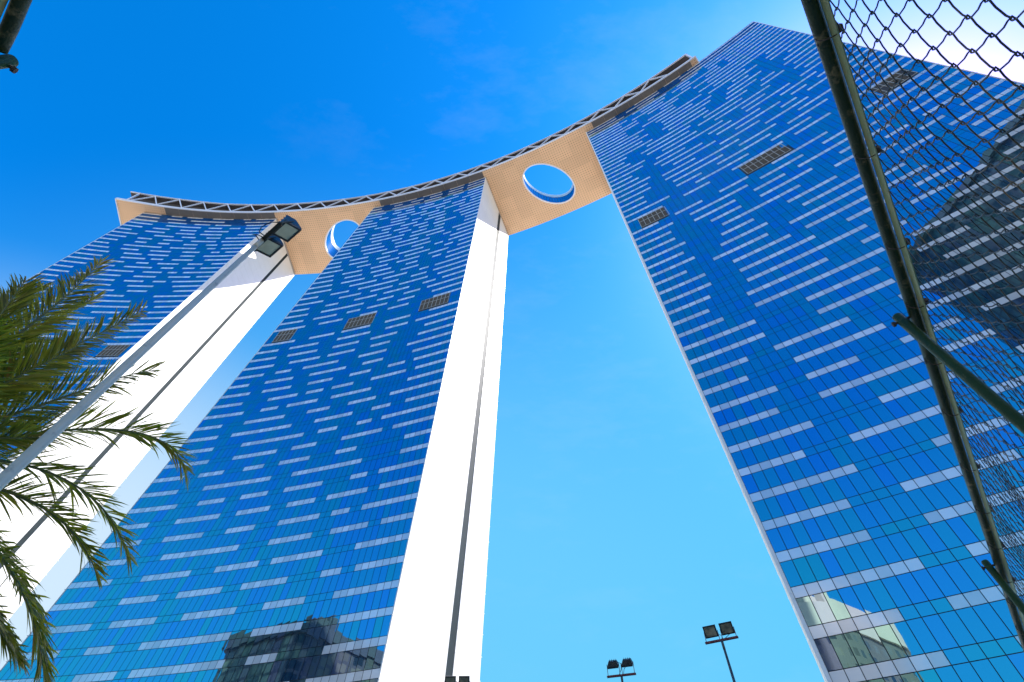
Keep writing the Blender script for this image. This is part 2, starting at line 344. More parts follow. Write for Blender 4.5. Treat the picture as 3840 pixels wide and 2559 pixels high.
def build_tower(ti, d):
    global NC
    NC = (52, 54, 50)[ti]
    rng = random.Random(d['seed'])
    def az_at(u, z):           # u = 0 left corner, 1 right corner
        q = (z - GROUND) / (TOP - GROUND)
        a = d['l'][0] + (d['l'][1] - d['l'][0]) * q; b = d['r'][0] + (d['r'][1] - d['r'][0]) * q
        return a + (b - a) * u
    mid = az_at(0.5, GROUND); base = P(mid, DEPTH / 2, GROUND)
    root = thing('glass_tower', d['label'], 'skyscraper', base)
    gl, sp, cg = MB(), MB(), MB()
    colbias = [rng.random() for _ in range(NC)]
    g = 0.036
    for k in range(K0, K1 + 1):
        zb = Z0F + FLOOR * k; runs = light_runs(rng, k, ti)
        mech = (k == 26)
        for i in range(NC):
            for part in (0, 1):                         # 0 spandrel band, 1 vision pane above it
                z0, z1 = (zb + g, zb + 1.14 - g) if part == 0 else (zb + 1.14 + g, zb + FLOOR - g)
                if k == K1 and part == 1: continue
                if z0 < GROUND: continue
                zc = (z0 + z1) / 2; ac = az_at((i + 0.5) / NC, zc)
                if 121.3 < zc < 127.0 and any(v[1] < ac < v[0] for v in d['vents']): continue
                du = g / 1.25 / NC
                q = []
                for (u, z) in ((i / NC + du, z0), ((i + 1) / NC - du, z0), ((i + 1) / NC - du, z1), (i / NC + du, z1)):
                    q.append(P(az_at(u, z), 0.0, z))
                pale = part == 0 and runs[i] and not mech
                t = 0.55 * colbias[i] + 0.45 * rng.random()
                if rng.random() < 0.22: t = rng.random() ** 2
                (sp if pale else (cg if k >= 53 else gl)).face(q, (t * (1.0 if part else 0.6) + (0 if part or pale else 0.4), rng.random(), rng.random(), 1))
    gl.build('glass_facade', M_GLASS, root); sp.build('pale_spandrel_panel', M_SPAN, root); cg.build('crown_glazing', M_CROWNGL, root)
    # structure behind the panes
    core = MB(); n = 12
    for i in range(n):
        u0, u1 = i / n, (i + 1) / n
        for (za, zb) in ((GROUND, TOP - 4.6), (TOP - 4.6, TOP - 0.02)):
            core.face([P(az_at(u0, za), 0.10, za), P(az_at(u1, za), 0.10, za), P(az_at(u1, zb), 0.10, zb), P(az_at(u0, zb), 0.10, zb)])
            core.face([P(az_at(u1, za), DEPTH, za), P(az_at(u0, za), DEPTH, za), P(az_at(u0, zb), DEPTH, zb), P(az_at(u1, zb), DEPTH, zb)])
    for u, sgn in ((0, 1), (1, -1)):
        e = sgn * 0.001
        q = [P(az_at(u + e, GROUND), 0.10, GROUND), P(az_at(u + e, GROUND), DEPTH, GROUND), P(az_at(u + e, TOP), DEPTH, TOP - .02), P(az_at(u + e, TOP), 0.10, TOP - .02)]
        core.face(q if u else q[::-1])
    core.build('facade_backing', M_CORE, root)
    rf = MB()
    for i in range(n):
        u0, u1 = i / n, (i + 1) / n
        rf.face([P(az_at(u0, TOP), -0.02, TOP), P(az_at(u1, TOP), -0.02, TOP), P(az_at(u1, TOP), DEPTH + .1, TOP), P(az_at(u0, TOP), DEPTH + .1, TOP)])
    rf.build('roof', M_ROOF, root)
    # rear glazing, one pane per bay and floor
    rg = MB(); nb = 25
    for k in range(K0, K1 + 1):
        z0, z1 = Z0F + FLOOR * k + 0.05, Z0F + FLOOR * (k + 1) - 0.05
        if z0 < GROUND or z1 > TOP: continue
        for i in range(nb):
            u0, u1 = (i + 0.02) / nb, (i + 0.98) / nb
            rg.face([P(az_at(u1, z0), DEPTH + .1, z0), P(az_at(u0, z0), DEPTH + .1, z0), P(az_at(u0, z1), DEPTH + .1, z1), P(az_at(u1, z1), DEPTH + .1, z1)],
                    (rng.random(), rng.random(), rng.random(), 1))
    rg.build('rear_facade', M_GLASS, root)
    # white end walls: one panel per floor each side of the glazed slot, flush crown strip painted shadow grey below the bridge
    s0_, s1_ = ((17.7, 19.2), (17.2, 19.75), (17.7, 19.2))[ti]
    for side, u in (('r', 1.0), ('l', 0.0)):
        sg = 1 if side == 'r' else -1
        w, slot, crown = MB(), MB(), MB()
        def wp(r, z, th):      # th metres out from the corner line, along the arc
            return P(az_at(u, z) - sg * math.degrees(th / R), r, z)
        def slab(mb, r0, r1, z0, z1, t0, t1):
            a = [wp(r0, z0, t0), wp(r1, z0, t0), wp(r1, z0, t1), wp(r0, z0, t1), wp(r0, z1, t0), wp(r1, z1, t0), wp(r1, z1, t1), wp(r0, z1, t1)]
            if sg < 0: a = [a[1], a[0], a[3], a[2], a[5], a[4], a[7], a[6]]
            mb.hexa(a)
        for k in range(K0 - 1, K1):
            z0, z1 = max(GROUND, Z0F + FLOOR * k + 0.02), Z0F + FLOOR * (k + 1) - 0.02
            if z1 <= GROUND: continue
            for r0, r1 in ((-0.06, 5.89), (5.92, 11.69), (11.72, s0_), (s1_, 24.88), (24.91, 30.25)):
                slab(w, r0, r1, z0, z1, 0.0, 0.16)
            slab(w, -0.20, s0_, z1 - 0.14, z1 - 0.02, 0.161, 0.185); slab(w, s1_, 30.5, z1 - 0.14, z1 - 0.02, 0.161, 0.185)
            slab(slot, s0_ + .01, s1_ - .01, z0 - .02, z1 + .02, 0.0, 0.04)
        w.build('end_wall', M_WHITE, root); slot.build('wall_slot_glazing', M_SLOT, root)
        slab(crown, 0.06, 30.1, Z0F + FLOOR * K1 + 0.02, TOP - 0.03, 0.0, 0.16)
        crown.build('crown_panel', M_CROWN, root)
    if ti == 2:                # the thin white fin down the near left corner
        fin = MB(); n = 24
        for i in range(n):
            z0 = GROUND + (TOP - GROUND) * i / n; z1 = GROUND + (TOP - GROUND) * (i + 1) / n - 0.02
            a = [];
            for z in (z0, z1):
                for th, r in ((0.05, -0.07), (0.38, -0.07), (0.38, 0.3), (0.05, 0.3)):
                    a.append(P(az_at(0, z) + math.degrees(th / R), r - 0.06, z))
            a = [a[1], a[0], a[3], a[2], a[5], a[4], a[7], a[6]]
            fin.hexa(a)
        fin.build('edge_trim', M_TRIM, root)
    # brown louvred plant-room vents
    for (va, vb) in d['vents']:
        ve, fr = MB(), MB(); z0, z1 = 121.45, 126.95
        vb = max(vb, az_at(1.0, 124) + 0.06)
        ns = 22
        for j in range(ns):
            za = z0 + (z1 - z0) * j / ns; zc = z0 + (z1 - z0) * (j + 1) / ns - 0.06
            ve.face([P(va, 0.09, za), P(vb, 0.09, za), P(vb, 0.0, zc), P(va, 0.0, zc)])
        o = ve.build('louvre_vent', M_VENT, root)
        w = (va - vb); cols = max(3, round(w * R * pi / 180 / 1.25)); hw = math.degrees(0.06 / R)
        for i in range(cols + 1):
            a = va - w * i / cols
            fr.hexa([P(a + hw, -0.05, z0), P(a - hw, -0.05, z0), P(a - hw, 0.03, z0), P(a + hw, 0.03, z0), P(a + hw, -0.05, z1), P(a - hw, -0.05, z1), P(a - hw, 0.03, z1), P(a + hw, 0.03, z1)])
        for z in (z0, z0 + 3.3, z1):
            fr.hexa([P(va + hw, -0.06, z - .06), P(vb - hw, -0.06, z - .06), P(vb - hw, 0.02, z - .06), P(va + hw, 0.02, z - .06),
                     P(va + hw, -0.06, z + .06), P(vb - hw, -0.06, z + .06), P(vb - hw, 0.02, z + .06), P(va + hw, 0.02, z + .06)])
        fr.build('louvre_frame', M_VFRAME, o)
    return root
for ti, d in enumerate(TOWERS): build_tower(ti, d)

# ------------------------------------------------------------------ curved bridge across the tower tops
def lerp_tab(tab, x):
    tab = sorted(tab)
    if x <= tab[0][0]: return tab[0][1]
    for (a, b), (c_, d_) in zip(tab, tab[1:]):
        if x <= c_: return b + (d_ - b) * (x - a) / (c_ - a)
    return tab[-1][1]
LOW = [(51, -2.3), (52.3, -2.35), (62, -2.75), (70, -2.75), (80, -2.75), (84, -2.85), (89, -2.95), (92.5, -3.4), (94.4, -3.8), (96, -4.25), (98, -4.6)]
HIGH = [(51, -3.1), (62, -3.0), (78, -2.9), (85, -3.15), (90, -3.35), (93.5, -4.1), (95.5, -4.4), (98, -4.8)]
AZL, AZR, ZS, ZR = 97.62, 52.26, 236.04, 246.9
def low(a): return lerp_tab(LOW, a)
def high(a): return lerp_tab(HIGH, a)
bridge = thing('sky_bridge', 'long curved bridge with two round openings, laid across the tops of all three towers', 'skybridge', P(75, 15, ZS))
HOLES = [((14.65, 71.39), (13.36, 7.28), 22.34), ((-86.81, 102.98), (12.48, 6.87), -59.4)]
HOLES = [((14.45, 71.4), (12.9, 8.3), 22.3), ((-85.9, 103.3), (12.2, 8.2), -52.0)]
def hole_pts(h, n=56, grow=0.0):
    (x, y), (a, b), an = h; out = []
    for i in range(n):
        t = 2 * pi * i / n; ex, ey = (a + grow) * cos(t), (b + grow) * sin(t); c_, s_ = cos(rad(an)), sin(rad(an))
        out.append((x + ex * c_ - ey * s_, y + ex * s_ + ey * c_))
    return out
def outline(off=0.0, fn=low, n=90):
    fr = [P(AZL + (AZR - AZL) * i / n, fn(AZL + (AZR - AZL) * i / n) + off, 0) for i in range(n + 1)]
    bk = [P(AZR - 0.3 + (AZL + 0.55 - AZR) * i / n, 30.55 - off, 0) for i in range(n + 1)]
    return [(p.x, p.y) for p in fr + bk]
def plate(z, off=0.0, fn=low, grow=0.0, strip_band=False):
    """flat plate with the two openings cut out; UVs in metres along / across the bridge"""
    bm = bmesh.new(); edges = []
    for loop in [outline(off, fn)] + [hole_pts(h, grow=grow) for h in HOLES]:
        vs = [bm.verts.new((x, y, z + EYE)) for x, y in loop]
        edges += [bm.edges.new((vs[i], vs[(i + 1) % len(vs)])) for i in range(len(vs))]
    bmesh.ops.triangle_fill(bm, use_beauty=True, edges=edges)
    uvl = bm.loops.layers.uv.new('UVMap')
    for f in bm.faces:
        for lp in f.loops:
            x, y = lp.vert.co.x - CX, lp.vert.co.y - CY
            lp[uvl].uv = (math.atan2(y, x) * R, math.hypot(x, y) - R)
    return bm
def link_bm(name, bm, mat, parent):
    me = bpy.data.meshes.new(name); bm.to_mesh(me); bm.free(); me.materials.append(mat)
    o = bpy.data.objects.new(name, me); COL.objects.link(o)
    o.parent = parent; o.matrix_parent_inverse = parent.matrix_world.inverted(); return o
def grid_plate(name, z, mat, fn, nu=180, nv=24, inv=False):
    """plate as a curved grid so its UVs stay true, openings cut by dropping cells and stitching with a rim"""
    bm = plate(z, 0.0, fn); return link_bm(name, bm, mat, bridge)
so = plate(ZS)
bmesh.ops.subdivide_edges(so, edges=[e for e in so.edges if e.calc_length() > 6], cuts=3, use_grid_fill=True)
uvl = so.loops.layers.uv.active
for f in so.faces:
    for lp in f.loops:
        x, y = lp.vert.co.x - CX, lp.vert.co.y - CY; lp[uvl].uv = (math.atan2(y, x) * R, math.hypot(x, y) - R)
link_bm('bridge_ceiling', so, M_SOFFIT, bridge)
link_bm('bridge_roof', plate(ZR + 0.5, 0.0, high), M_ROOF, bridge)
def ring_band(mb, fn0, z0, fn1, z1, n=120, a0=AZL, a1=AZR, thick=None):
    for i in range(n):
        a, b = a0 + (a1 - a0) * i / n, a0 + (a1 - a0) * (i + 1) / n
        mb.face([P(a, fn0(a), z0), P(b, fn0(b), z0), P(b, fn1(b), z1), P(a, fn1(a), z1)])
def beam(mb, f0, f1, z0, z1, n=110, a0=AZL, a1=AZR):      # curved rectangular beam
    for i in range(n):
        a, b = a0 + (a1 - a0) * i / n, a0 + (a1 - a0) * (i + 1) / n
        mb.hexa([P(a, f0(a), z0), P(b, f0(b), z0), P(b, f1(b), z0), P(a, f1(a), z0), P(a, f0(a), z1), P(b, f0(b), z1), P(b, f1(b), z1), P(a, f1(a), z1)])
fa = MB(); beam(fa, lambda a: low(a) - 0.42, lambda a: low(a) - 0.02, ZS - 0.12, ZS + 1.45); fa.build('lower_chord', M_FASCIA, bridge)
tp = MB(); beam(tp, lambda a: high(a) - 0.30, lambda a: high(a) + 0.35, ZR - 0.22, ZR + 0.22, a1=AZR + 0.1); tp.build('upper_chord', M_STEEL, bridge)
# smooth panels under the overhang; their grey paints in shade before each tower
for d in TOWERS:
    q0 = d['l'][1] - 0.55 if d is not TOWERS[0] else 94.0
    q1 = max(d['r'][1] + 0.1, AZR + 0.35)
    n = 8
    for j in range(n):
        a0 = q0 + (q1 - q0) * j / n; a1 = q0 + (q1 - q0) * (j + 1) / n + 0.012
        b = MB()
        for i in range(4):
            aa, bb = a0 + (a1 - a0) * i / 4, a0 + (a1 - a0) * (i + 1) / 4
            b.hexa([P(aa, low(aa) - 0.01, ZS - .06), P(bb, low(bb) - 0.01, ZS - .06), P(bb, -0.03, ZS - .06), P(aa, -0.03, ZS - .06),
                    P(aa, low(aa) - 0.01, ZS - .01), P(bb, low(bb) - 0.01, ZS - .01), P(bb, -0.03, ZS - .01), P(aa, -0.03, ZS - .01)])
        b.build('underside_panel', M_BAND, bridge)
gw = MB(); ring_band(gw, lambda a: low(a) + 2.4, ZS + 1.4, lambda a: low(a) + 2.4, ZR - .3); gw.build('gallery_wall', M_BACKWALL, bridge)
gd = MB(); ring_band(gd, lambda a: low(a) - 0.03, ZS + 1.4, lambda a: low(a) + 2.4, ZS + 1.4); gd.build('gallery_floor', M_BACKWALL, bridge)
gc = MB(); ring_band(gc, lambda a: high(a) + .3, ZR - .3, lambda a: low(a) + 2.6, ZR - .3); gc.build('gallery_ceiling', M_BACKWALL, bridge)
bw = MB()
for i in range(90):
    a, b = AZL + .3 + (AZR - AZL - .6) * i / 90, AZL + .3 + (AZR - AZL - .6) * (i + 1) / 90
    bw.face([P(b, 30.5, ZS), P(a, 30.5, ZS), P(a, 30.5, ZR + .5), P(b, 30.5, ZR + .5)])
bw.build('rear_wall', M_WHITE, bridge)
for az_e in (AZL, AZR):
    ew = MB(); s = 1 if az_e == AZL else -1
    ew.hexa([P(az_e + .0 * s, low(az_e) + 2.4, ZS), P(az_e + .35 * s, 30.5, ZS), P(az_e + .41 * s, 30.5, ZS), P(az_e + .06 * s, low(az_e) + 2.4, ZS),
             P(az_e + .0 * s, low(az_e) + 2.4, ZR + .4), P(az_e + .35 * s, 30.5, ZR + .4), P(az_e + .41 * s, 30.5, ZR + .4), P(az_e + .06 * s, low(az_e) + 2.4, ZR + .4)])
    ew.build('end_panel', M_WHITE, bridge)
    et = MB()
    et.hexa([P(az_e + .0 * s, low(az_e) - .4, ZS - .15), P(az_e + .36 * s, 30.5, ZS - .15), P(az_e + .44 * s, 30.5, ZS - .15), P(az_e + .08 * s, low(az_e) - .4, ZS - .15),
             P(az_e + .0 * s, low(az_e) - .4, ZS + 1.45), P(az_e + .36 * s, 30.5, ZS + 1.45), P(az_e + .44 * s, 30.5, ZS + 1.45), P(az_e + .08 * s, low(az_e) - .4, ZS + 1.45)])
    et.build('end_fascia', M_FASCIA, bridge)
# Warren truss: every brace a part
NODE, ST = 79.27, 1.93
def member(a0, r0, z0, a1, r1, z1, w):
    p, q = P(a0, r0, z0), P(a1, r1, z1); m = MB(); t = (q - p); ln = t.length; t.normalize()
    o_, s_ = T((a0 + a1) / 2); y = o_ - t * o_.dot(t); y.normalize(); x = t.cross(y)
    m.box((p + q) / 2, x, y, t, w, w, ln); return m
for k in range(-14, 10):
    ab = NODE + ST * k; at_ = ab + ST / 2; an = ab + ST
    if ab < AZR + 0.2: 
        continue
    if at_ < AZL - 0.3:
        member(ab, low(ab) - .22, ZS + 1.4, at_, high(at_) + .1, ZR - .3, 0.5).build('truss_brace', M_STEEL, bridge)
        if an < AZL: member(at_, high(at_) + .1, ZR - .3, an, low(an) - .22, ZS + 1.4, 0.5).build('truss_brace', M_STEEL, bridge)
for ae in (AZL - 0.72, AZR + 0.12):
    member(ae, low(ae) - .2, ZS + 1.4, ae, high(ae) + .1, ZR - .3, 0.6).build('truss_post', M_STEEL, bridge)
# oculus drums: glazed lower ring, white upper ring, pale rim
for h in HOLES:
    n = 56; a, b, c2 = hole_pts(h, n), hole_pts(h, n, -0.35), hole_pts(h, n, 0.25)
    dr, up_, rim = MB(), MB(), MB(); rng = random.Random(3)
    for i in range(n):
        j = (i + 1) % n
        def w3(p, z): return Vector((p[0], p[1], z + EYE))
        def mixp(p, q, f): return (p[0] + (q[0] - p[0]) * f, p[1] + (q[1] - p[1]) * f)
        p0, p1 = mixp(a[i], a[j], 0.06), mixp(a[i], a[j], 0.94)
        dr.face([w3(p0, ZS + .5), w3(p1, ZS + .5), w3(p1, ZS + 8.6), w3(p0, ZS + 8.6)], (rng.random(), rng.random(), rng.random(), 1))
        up_.face([w3(a[i], ZS + 9.0), w3(a[j], ZS + 9.0), w3(b[j], ZR + .8), w3(b[i], ZR + .8)])
        up_.face([w3(b[i], ZR + .8), w3(b[j], ZR + .8), w3(c2[j], ZR + .8), w3(c2[i], ZR + .8)])
        rim.hexa([w3(b[i], ZS - .18), w3(b[j], ZS - .18), w3(c2[j], ZS - .18), w3(c2[i], ZS - .18), w3(b[i], ZS + .35), w3(b[j], ZS + .35), w3(c2[j], ZS + .35), w3(c2[i], ZS + .35)])
    o = dr.build('oculus_glazing', M_DRUMGL, bridge)
    bk = MB(); c3 = hole_pts(h, n, 0.12)
    for i in range(n):
        j = (i + 1) % n; bk.face([Vector((*c3[i], ZS + .2 + EYE)), Vector((*c3[j], ZS + .2 + EYE)), Vector((*c3[j], ZR + .4 + EYE)), Vector((*c3[i], ZR + .4 + EYE))])
    bk.build('oculus_backing', M_CORE, o)
    up_.build('oculus_collar', M_TRIM, bridge); rim.build('oculus_rim', M_FASCIA, bridge)

# ------------------------------------------------------------------ buildings behind the camera, seen mirrored in the glass
def slab_building(name, label, foot, h, wallmat, capmat, cap=3.0):
    cx = sum(p[0] for p in foot) / len(foot); cy = sum(p[1] for p in foot) / len(foot)
    root = thing(name, label, 'building', (cx, cy, 0)); w, c_ = MB(), MB(); s = 0.0; n = len(foot)
    for i in range(n):
        p, q = foot[i], foot[(i + 1) % n]; ln = math.hypot(q[0] - p[0], q[1] - p[1])
        w.face([(p[0], p[1], 0), (q[0], q[1], 0), (q[0], q[1], h), (p[0], p[1], h)], uv=[(s, 0), (s + ln, 0), (s + ln, h), (s, h)]); s += ln
    w.build('wall', wallmat, root)
    out = [(cx + (p[0] - cx) * 1.03, cy + (p[1] - cy) * 1.03) for p in foot]
    for i in range(n):
        p, q = out[i], out[(i + 1) % n]
        c_.face([(p[0], p[1], h - cap), (q[0], q[1], h - cap), (q[0], q[1], h + 1), (p[0], p[1], h + 1)])
    c_.face([(p[0], p[1], h + .9) for p in out]); c_.face([(p[0], p[1], h - cap) for p in reversed(out)])
    c_.build('parapet', capmat, root); rb = MB(); rng = random.Random(len(label))
    for i in range(9):
        p = out[int(i * n / 9)]; f = rng.uniform(.55, .85); x, y = cx + (p[0] - cx) * f, cy + (p[1] - cy) * f; hh = rng.uniform(1.5, 6)
        rb = MB(); rb.box((x, y, h + 1 + hh / 2), (1, 0, 0), (0, 1, 0), (0, 0, 1), rng.uniform(2, 7), rng.uniform(2, 7), hh)
        rb.build('roof_plant', capmat, root)
    return root
def round_rect(x0, y0, x1, y1, r, n=6):
    out = []
    for cx, cy, a in ((x1 - r, y1 - r, 0), (x0 + r, y1 - r, 90), (x0 + r, y0 + r, 180), (x1 - r, y0 + r, 270)):
        for i in range(n + 1):
            t = rad(a + 90 * i / n); out.append((cx + r * cos(t), cy + r * sin(t)))
    return out
M_CREAM = surf('cream_parapet', (0.85, 0.68, 0.48), 0.7, var=0.08, vscale=0.2)
slab_building('apartment_block', 'dark rounded apartment block with a cream parapet, mirrored low in the nearest tower', round_rect(-44, -70, -13, -36, 9), 75.0,
              window_wall('block_windows', (0.20, 0.18, 0.14), (0.02, 0.03, 0.035), 3.4, 3.6, 0.9, bright=(0.30, 0.26, 0.18)), M_CREAM, 6.0)
slab_building('office_tower', 'dark round-cornered office tower mirrored in the right side of the nearest tower', round_rect(40, -118, 125, -66, 16), 178.0,
              window_wall('office_windows', (0.030, 0.042, 0.042), (0.008, 0.02, 0.024), 2.2, 3.9, 0.35, bright=(0.10, 0.13, 0.11)), surf('office_cap', (0.07, 0.09, 0.09), 0.6), 2.0)
slab_building('corner_block', 'dark flat-roofed block with pale balconies, mirrored at the foot of the middle tower', round_rect(-152, -40, -122, 18, 3), 88.0,
              window_wall('corner_windows', (0.10, 0.10, 0.09), (0.015, 0.03, 0.035), 4.2, 3.7, 0.5, bright=(0.30, 0.27, 0.18)), surf('corner_cap', (0.10, 0.11, 0.11), 0.6), 3.0)

# ------------------------------------------------------------------ chain link fence overhead on the right
H = 2.5
def fence(origin, direction, length, label, post_s, mesh_side, mesh_h, s0=0.0, post_top=0.05, post_off=0.068):
    """rail along direction from origin (at height H over the eye); mesh_side = unit vector from rail towards the mesh plane"""
    u = Vector(direction).normalized(); z = Vector((0, 0, 1)); nrm = Vector(mesh_side).normalized()
    o = Vector((origin[0], origin[1], H + EYE))
    root = thing('chain_link_fence', label, 'fence', (origin[0], origin[1], 0))
    rng = random.Random(int(length * 10))
    ra = MB(); ra.tube([o + u * (s0 + (length - s0) * i / 40) + z * 0.004 * sin(i * 0.9) for i in range(41)], 0.029, 16); ra.build('top_rail', M_GREEN, root, True)
    fb = MB(); n = 60
    for i in range(n):
        a, b = s0 + (length - s0) * i / n, s0 + (length - s0) * (i + 1) / n
        fb.box(o + u * (a + b) / 2 + nrm * 0.024 - z * 0.060, u, nrm, z, (b - a), 0.005, 0.066)
    fb.build('flat_bar', M_STRIP, root)
    for s in post_s:
        po = MB(); b = o + u * s - nrm * post_off
        po.tube([Vector((b.x, b.y, 0)), Vector((b.x, b.y, H + EYE + post_top - 0.012)), Vector((b.x, b.y, H + EYE + post_top - 0.003)), Vector((b.x, b.y, H + EYE + post_top))],
                [0.027, 0.027, 0.024, 0.014], 16); q = po.build('post', M_POST, root, True)
        bt = MB(); c_ = b + z * (H + EYE - b.z - 0.002)
        bt.tube([c_ - nrm * 0.045, c_ + nrm * 0.12], 0.008, 8); bt.tube([c_ - nrm * 0.05, c_ - nrm * 0.036], 0.016, 6)
        bt.build('bolt', M_RUST, q)
    # woven wires: vertical zigzags, each hooked into the next
    me = MB(); pitch, step = 0.047, 0.070
    nw = int((length - s0) / pitch); nh = int(mesh_h / step)
    def warp(s, h):            # slack in the netting
        d1 = 0.030 * sin(s * 2.1 + h * 1.7) + 0.022 * sin(s * 5.3 - h * 2.9 + 1.0)
        d2 = 0.020 * sin(s * 1.3 + h * 3.1 + 2.0)
        f = min(1.0, h / 0.5)
        return d1 * f, d2 * f
    for w in range(nw):
        pts = []
        for j in range(nh + 1):
            sg = 1 if (j + w) % 2 else -1
            for ph in ((-0.30, -0.11, 0.0, 0.11, 0.30) if j else (0.0,)):
                hh = (j + ph) * step; x = s0 + (w + 0.5) * pitch + sg * (pitch * 0.5 + 0.0040) * (1.0 if ph == 0 else ((0.975 if abs(ph) < .2 else 0.80) if sg > 0 else (0.62 if abs(ph) < .2 else 0.02)))
                d1, d2 = warp(x, hh); dep = 0.0045 * (1 if ph < 0 else -1) * sg * (0.3 if ph == 0 else 1.0)
                pts.append(o + u * (x + d2 * 0.6) + nrm * (0.032 + d1 + dep) - z * (0.060 + hh + d2 * 0.25))
        me.tube(pts, 0.0027, 5, caps=False)
    me.build('wire_mesh', M_WIRE, root, True)
    s = s0 + 0.35
    while s < length - 0.2:
        tw = MB(); cpt = o + u * s - z * 0.03 + nrm * 0.012; rr = 0.052
        pts = [cpt + nrm * rr * 0.85 * cos(t) + z * rr * sin(t) + u * 0.004 * t for t in [i * 2 * pi / 14 for i in range(22)]]
        tw.tube(pts, 0.0026, 5, caps=False)
        tw.box(cpt + nrm * 0.03 - z * 0.035 + u * 0.01, u, nrm, z, 0.028, 0.02, 0.024)
        tw.build('tie_wire', M_RUST, root); s += rng.uniform(0.42, 0.62)
    return root
u1 = Vector((cos(rad(52.25)), sin(rad(52.25)), 0)); n1 = Vector((u1.y, -u1.x, 0))
p1 = Vector((0.907, 0.565, 0)) * H                     # where the first post meets the rail
fence(p1 - u1 * 3.6, u1, 13.0, 'tall green chain link fence with a rusty pipe rail, overhead along the right edge', [3.60, 6.52, 9.5, 12.4, 0.5], n1, 3.95)
u2 = Vector((cos(rad(-43.6)), sin(rad(-43.6)), 0)); n2 = Vector((-u2.y, u2.x, 0)) * -1
p2 = Vector((-2.271, 0.243, 0))
fence(p2, u2, 2.4, 'short dark green fence end with a round-topped post, in the top left corner', [-0.060], n2, 3.9, s0=-0.02, post_top=0.05, post_off=0.032)

# ------------------------------------------------------------------ floodlight poles
def floodlight_pole(label, loc, height, bar_az, near, group):
    root = thing('floodlight_pole', label, 'floodlight', (loc[0], loc[1], 0), group)
    bx = Vector((cos(rad(bar_az)), sin(rad(bar_az)), 0)); z = Vector((0, 0, 1)); fwd = near['fwd']
    b = Vector((loc[0], loc[1], 0)); top = b + z * height
    po = MB(); r0, r1 = near['r']
    po.tube([b, b + z * height * 0.35, b + z * height * 0.7, top - z * 0.24], [r0, r0 * .8 + r1 * .2, r0 * .4 + r1 * .6, r1], 18)
    p = po.build('pole', near['pole'], root, True)
    sl_ = MB(); sl_.tube([top - z * 0.26, top + z * 0.0], r1 * 1.12, 18); sl_.build('pole_sleeve', near['pole'], p, True)
    ba = MB(); cb = top + z * 0.03
    w, hh, t = near['bar'], 0.05, 0.006
    ba.box(cb, bx, bx.cross(z), z, w, 0.055, t)
    for s in (-1, 1): ba.box(cb + bx.cross(z) * s * 0.030 - z * 0.022, bx, bx.cross(z), z, w, t, hh)
    ba.build('crossbar', near['barm'], root)
    for s in near['heads']:
        tilt = near['tilt']
        nrm = (fwd * cos(rad(tilt)) - z * sin(rad(tilt))).normalized()      # where the lens looks
        yv = nrm.cross(bx).normalized(); 
        if yv.z < 0: yv = -yv
        c_ = cb + bx * s + fwd * near['off'] + z * near['lift']
        W, Hh, D = near.get('size', (0.44, 0.36, 0.21))
        h = MB()
        def lp(x, y, d): return c_ + bx * x * W / 2 + yv * y * Hh / 2 - nrm * d
        front = [lp(-1, -1, 0), lp(1, -1, 0), lp(1, 1, 0), lp(-1, 1, 0)]
        mid_ = [lp(-1, -1, 0.05), lp(1, -1, 0.05), lp(1, 1, 0.05), lp(-1, 1, 0.05)]
        back = [lp(-.72, -.45, D), lp(.72, -.45, D), lp(.72, .62, D), lp(-.72, .62, D)]
        for A, B in ((front, mid_), (mid_, back)):
            for i in range(4): h.face([A[i], A[(i + 1) % 4], B[(i + 1) % 4], B[i]])
        h.face(back)
        fi, bz = [lp(-.82, -.79, 0.0), lp(.82, -.79, 0.0), lp(.82, .79, 0.0), lp(-.82, .79, 0.0)], [lp(-.82, -.79, 0.012), lp(.82, -.79, 0.012), lp(.82, .79, 0.012), lp(-.82, .79, 0.012)]
        for i in range(4):
            h.face([front[i], fi[i], fi[(i + 1) % 4], front[(i + 1) % 4]]); h.face([fi[i], bz[i], bz[(i + 1) % 4], fi[(i + 1) % 4]])
        for q in (-.5, -.17, .17, .5):                   # cooling fins on the back
            h.box(lp(q, .05, D + 0.015), bx, yv, nrm, 0.008, Hh * .5, 0.05)
        fl = h.build('floodlight', M_LAMP, root)
        ln = MB(); ln.face([lp(-.82, -.79, 0.011), lp(.82, -.79, 0.011), lp(.82, .79, 0.011), lp(-.82, .79, 0.011)]); ln.build('lens', near.get('lens', M_LENS), fl)
        br = MB()
        for x in (-1, 1):
            e = lp(x * 1.06, 0, 0.10); f_ = cb + bx * (s + x * W / 2 * 1.06)
            br.tube([e, f_ + z * 0.01], 0.010, 6)
        br.tube([cb + bx * (s - W / 2 * 1.06) + z * .01, cb + bx * (s + W / 2 * 1.06) + z * .01], 0.010, 6)
        br.build('bracket', near['barm'], fl)
        ca = MB(); e = lp(-.3, -.2, D); m_ = e + (cb - e) * .5 - bx * .12 - fwd * .16 + z * .05
        ca.tube([e + (m_ - e) * 0.0, e * .55 + m_ * .45 - fwd * .05, m_, m_ * .4 + cb * .6 - fwd * .06, cb + bx * s * .3], 0.009, 6); ca.build('cable', M_CABLE, fl)
    return root
def az_at_dist(az, dist): return (dist * cos(rad(az)), dist * sin(rad(az)))
G = 'twin floodlight poles around the court'
fwd_near = Vector((cos(rad(51)), sin(rad(51)), 0))
floodlight_pole('tall pale floodlight pole with two square black lamps, rising in front of the leftmost tower', (-4.215, 3.475), 7.80 + EYE, -39, 
    dict(size=(0.37, 0.31, 0.26), r=(0.056, 0.037), pole=M_GALV, bar=0.98, barm=M_CHAN, heads=(0.31, -0.17), tilt=62, off=0.16, lift=0.20, fwd=fwd_near), G)
